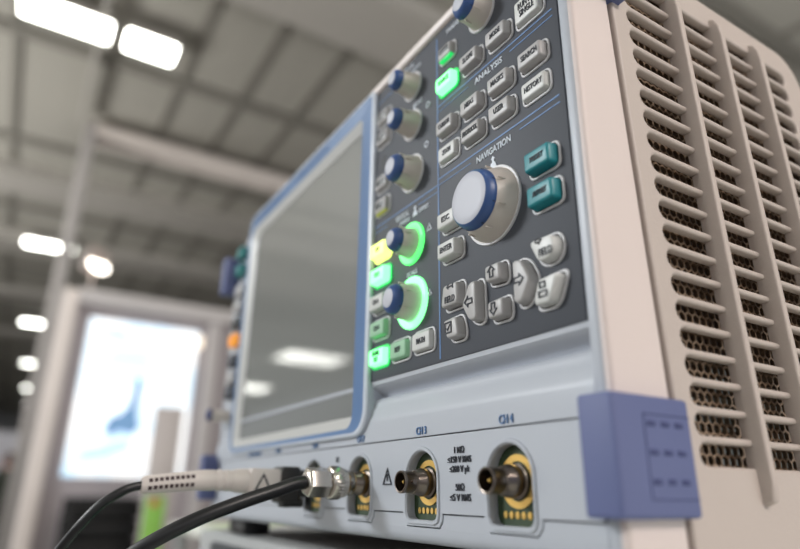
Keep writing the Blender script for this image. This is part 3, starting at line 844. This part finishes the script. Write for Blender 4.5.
# spotlight on the booth wall
sp = empty('spotlight', (-D, WY(.065), WZ(.285)), 'small round glowing spotlight just right of the white post', 'spotlight')
obj('spot_arm', boxmesh((-D-.02, WY(.058), WZ(.28)), (-D+.02, WY(.062), WZ(.325)), .004), 'spot_body', sp, (0, 0, 0))
bm = bmesh.new(); bmesh.ops.create_cone(bm, cap_ends=True, segments=24, radius1=.075, radius2=.045, depth=.13)
o = obj('spot_head', bm, 'spot_body', sp, (-D-.03, WY(.058), WZ(.334))); o.rotation_euler = (0, -2.2, .45)
bm = bmesh.new(); bmesh.ops.create_uvsphere(bm, u_segments=20, v_segments=12, radius=.062)
for v in bm.verts: v.co.z *= .35
o = obj('spot_bulb', bm, 'spot_bulb', sp, (-D+.025, WY(.0655), WZ(.325))); o.rotation_euler = (0, -2.2, .45)
# warm reflection at the poster's right edge, painted as a small glowing block
obj('edge_reflection', boxmesh((-.015, -.018, -.04), (.015, .018, .04), .012, 3), 'warm_reflection', lb, (-D+.03, WY(.231), WZ(.226)))

# brochure stand and green banner in front of the poster
d3 = 3.0
bs = empty('brochure_stand', (-d3, .2*d3+cy0, 0), 'tall narrow grey brochure stand in front of the poster', 'stand')
def y3(a): return a*d3+cy0
def z3(a): return a*d3+HC
obj('upright_panel', boxmesh((-d3-.02, y3(.180), z3(-.2)), (-d3, y3(.222), z3(.122)), .006), 'brochure', bs, (0, 0, 0))
obj('stand_foot', boxmesh((-d3-.18, y3(.165), 0), (-d3+.15, y3(.22), .03), .005), 'device_grey', bs, (0, 0, 0))
obj('stand_pole', boxmesh((-d3-.018, y3(.19), .03), (-d3-.002, y3(.20), z3(-.2)), .003), 'device_grey', bs, (0, 0, 0))
obj('brochure_pocket', boxmesh((-d3, y3(.18), z3(.0)), (-d3+.03, y3(.208), z3(.035)), .004), 'brochure', bs, (0, 0, 0))
gb = empty('roll_up_banner', (-d3+.3, .5, 0), 'lime green banner with a red dot in front of the brochure stand', 'banner')
d4 = 2.6
obj('banner_sheet', boxmesh((-d4-.01,   .184*d4+cy0, .04), (-d4, .212*d4+cy0, -.008*d4+HC), .002), 'lime', gb, (0, 0, 0))
obj('banner_base', boxmesh((-d4-.1,   .178*d4+cy0, 0), (-d4+.1, .218*d4+cy0, .05), .01), 'device_grey', gb, (0, 0, 0))
bm = bmesh.new(); bmesh.ops.create_cone(bm, cap_ends=True, segments=20, radius1=.015, radius2=.015, depth=.006)
o = obj('banner_dot', bm, 'red', gb, (-d4+.003, .196*d4+cy0, -.0165*d4+HC)); o.rotation_euler = (0, PI/2, 0)
# black equipment on a low rack below the poster
rk = empty('equipment_rack', (-3.5, .1, 0), 'black rack with shelves and boxes below the bright poster', 'rack')
def yk(a): return a*3.5+cy0
def zk(a): return a*3.5+HC
for z in (-.010, -.034, -.058, -.085):
    obj('shelf', boxmesh((-3.76, yk(.085), zk(z)-.012), (-3.4, yk(.182), zk(z)), .003), 'black_gloss', rk, (0, 0, 0))
obj('rack_back', boxmesh((-3.79, yk(.085), .05), (-3.762, yk(.182), zk(-.012)), .003), 'black_gloss', rk, (0, 0, 0))
for y in (.086, .181):
    for x in (-3.74, -3.42):
        obj('rack_post', boxmesh((x-.012, yk(y)-.012, 0), (x+.012, yk(y)+.012, zk(-.010)), .003), 'black_gloss', rk, (0, 0, 0))
for (a, b, z, hh) in ((.09, .177, -.034, .062), (.09, .176, -.058, .062), (.09, .176, -.085, .07)):
    o = obj('black_box', boxmesh((-3.7, yk(a), zk(z)+.0005), (-3.43, yk(b), zk(z)+hh), .006), 'black_gloss', None, (0, 0, 0))
    tag(o, {-.034: 'flat black box on the upper shelf of the black rack', -.058: 'flat black box on the middle shelf of the black rack', -.085: 'flat black box on the lower shelf of the black rack'}[z], 'box')

# ------------------------------------------------------------------ visitor at the far left edge
def skin_person(loc, rz):
    me = bpy.data.meshes.new('person')
    J = {'pelvis': (0, 0, .92, .15), 'waist': (0, 0, 1.08, .135), 'chest': (0, 0, 1.30, .155), 'neck0': (0, 0, 1.45, .07), 'neck1': (0, .01, 1.52, .055), 'head': (0, .02, 1.62, .088), 'top': (0, .015, 1.70, .07),
         'shl': (.19, 0, 1.40, .062), 'ell': (.25, -.02, 1.12, .045), 'wrl': (.23, .10, .90, .03), 'hal': (.22, .14, .83, .03),
         'shr': (-.19, 0, 1.40, .062), 'elr': (-.25, -.02, 1.12, .045), 'wrr': (-.23, .10, .90, .03), 'har': (-.22, .14, .83, .03),
         'hl': (.10, 0, .86, .10), 'kl': (.11, .02, .48, .065), 'al': (.11, -.02, .09, .045), 'tl': (.12, .15, .045, .035),
         'hr': (-.10, 0, .86, .10), 'kr': (-.11, .02, .48, .065), 'ar': (-.11, -.02, .09, .045), 'tr': (-.12, .15, .045, .035)}
    E_ = [('pelvis', 'waist'), ('waist', 'chest'), ('chest', 'neck0'), ('neck0', 'neck1'), ('neck1', 'head'), ('head', 'top'), ('chest', 'shl'), ('shl', 'ell'), ('ell', 'wrl'), ('wrl', 'hal'), ('chest', 'shr'), ('shr', 'elr'), ('elr', 'wrr'), ('wrr', 'har'),
          ('pelvis', 'hl'), ('hl', 'kl'), ('kl', 'al'), ('al', 'tl'), ('pelvis', 'hr'), ('hr', 'kr'), ('kr', 'ar'), ('ar', 'tr')]
    ks = list(J); me.from_pydata([J[k][:3] for k in ks], [(ks.index(a), ks.index(b)) for a, b in E_], [])
    o = bpy.data.objects.new('person', me); COL.objects.link(o)
    md = o.modifiers.new('s', 'SKIN'); me.skin_vertices
    for i, k in enumerate(ks):
        me.skin_vertices[0].data[i].radius = (J[k][3], J[k][3])
        me.skin_vertices[0].data[i].use_root = (i == 0)
    sb = o.modifiers.new('d', 'SUBSURF'); sb.levels = 2; sb.render_levels = 2
    dg = bpy.context.evaluated_depsgraph_get(); dg.update()
    m2 = bpy.data.meshes.new_from_object(o.evaluated_get(dg)); bpy.data.objects.remove(o)
    m2.materials.clear()
    for k in ('skin', 'cloth_green', 'cloth_dark'): m2.materials.append(MAT[k])
    for p in m2.polygons:
        z = p.center.z; p.material_index = 0 if (z > 1.47 or (abs(p.center.x) > .17 and z < .93)) else (1 if z > .9 else 2); p.use_smooth = True
    o = bpy.data.objects.new('person', m2); COL.objects.link(o); o.location = loc; o.rotation_euler = (0, 0, rz); WL[o.name] = Vector(loc)
    zmin = min(v.co.z for v in m2.vertices); o.location.z = -zmin; WL[o.name] = o.location.copy()
    tag(o, 'blurred visitor with reddish brown hair and dull green top at the left edge', 'person')
    bm = bmesh.new(); bmesh.ops.create_uvsphere(bm, u_segments=20, v_segments=14, radius=.108)
    for v in bm.verts:
        v.co.z *= 1.12
        if v.co.y > .02: v.co.y *= .65
    hr = bpy.data.objects.new('hair', bpy.data.meshes.new('hair')); bm.to_mesh(hr.data); bm.free(); hr.data.materials.append(MAT['hair']); COL.objects.link(hr); hr.parent = o; hr.location = (0, -.012, 1.655)
    return o
PX, PY = -14., -.10
person_o = skin_person((PX, PY, 0), 2.4)

# ------------------------------------------------------------------ light
w = bpy.data.worlds.new('hall_daylight'); sc.world = w; w.use_nodes = True
bg = w.node_tree.nodes['Background']; bg.inputs[0].default_value = (.93, .96, 1., 1); bg.inputs[1].default_value = .66
def area(name, loc, target, size, power, col):
    l = bpy.data.lights.new(name, 'AREA'); l.energy = power; l.color = col; l.shape = 'RECTANGLE'; l.size = size[0]; l.size_y = size[1]
    o = bpy.data.objects.new(name, l); COL.objects.link(o); o.location = loc
    o.rotation_euler = (Vector(target)-Vector(loc)).to_track_quat('-Z', 'Y').to_euler()
area('booth_lamp_warm', (3.2, .5, 3.4), (-.12, .1, HC), (1.2, .8), 92, (1., .90, .84))
area('booth_lamp_cool', (-2.4, -3.0, 2.9), (-.3, 0, HC), (.8, .6), 95, (.93, .97, 1.))

area('ceiling_fill', (-9, -7, .8), (-9, -6.8, 6), (4, 4), 1000, (1., .985, .95))  # no fixtures: two unseen fill lights added to brighten the ceiling
area('ceiling_fill', (5, 5, .8), (4.8, 5, 6), (4, 4), 700, (1., .985, .95))
# ------------------------------------------------------------------ camera
Rm = [[0.5259428873215432, 0.2815226716114617, 0.8025765163799795], [0.8504481714951118, -0.186326672941026, -0.4919555656269667], [0.011044766928248989, 0.94129026146002, -0.3374176296580066]]
cam = bpy.data.cameras.new('camera'); co = bpy.data.objects.new('camera', cam); COL.objects.link(co)
M = Matrix(Rm).to_4x4(); M.translation = Vector((0, -S, HC)); co.matrix_world = M
cam.sensor_width = 36; cam.lens = 611/800*36; cam.clip_start = .01; cam.clip_end = 200
cam.dof.use_dof = True; cam.dof.focus_distance = 1.68*S; cam.dof.aperture_fstop = 4.3
sc.camera = co
sc.view_settings.view_transform = 'Standard'; sc.view_settings.look = 'None'; sc.view_settings.exposure = 0.; sc.view_settings.gamma = 1.
sc.view_settings.use_curve_mapping = False
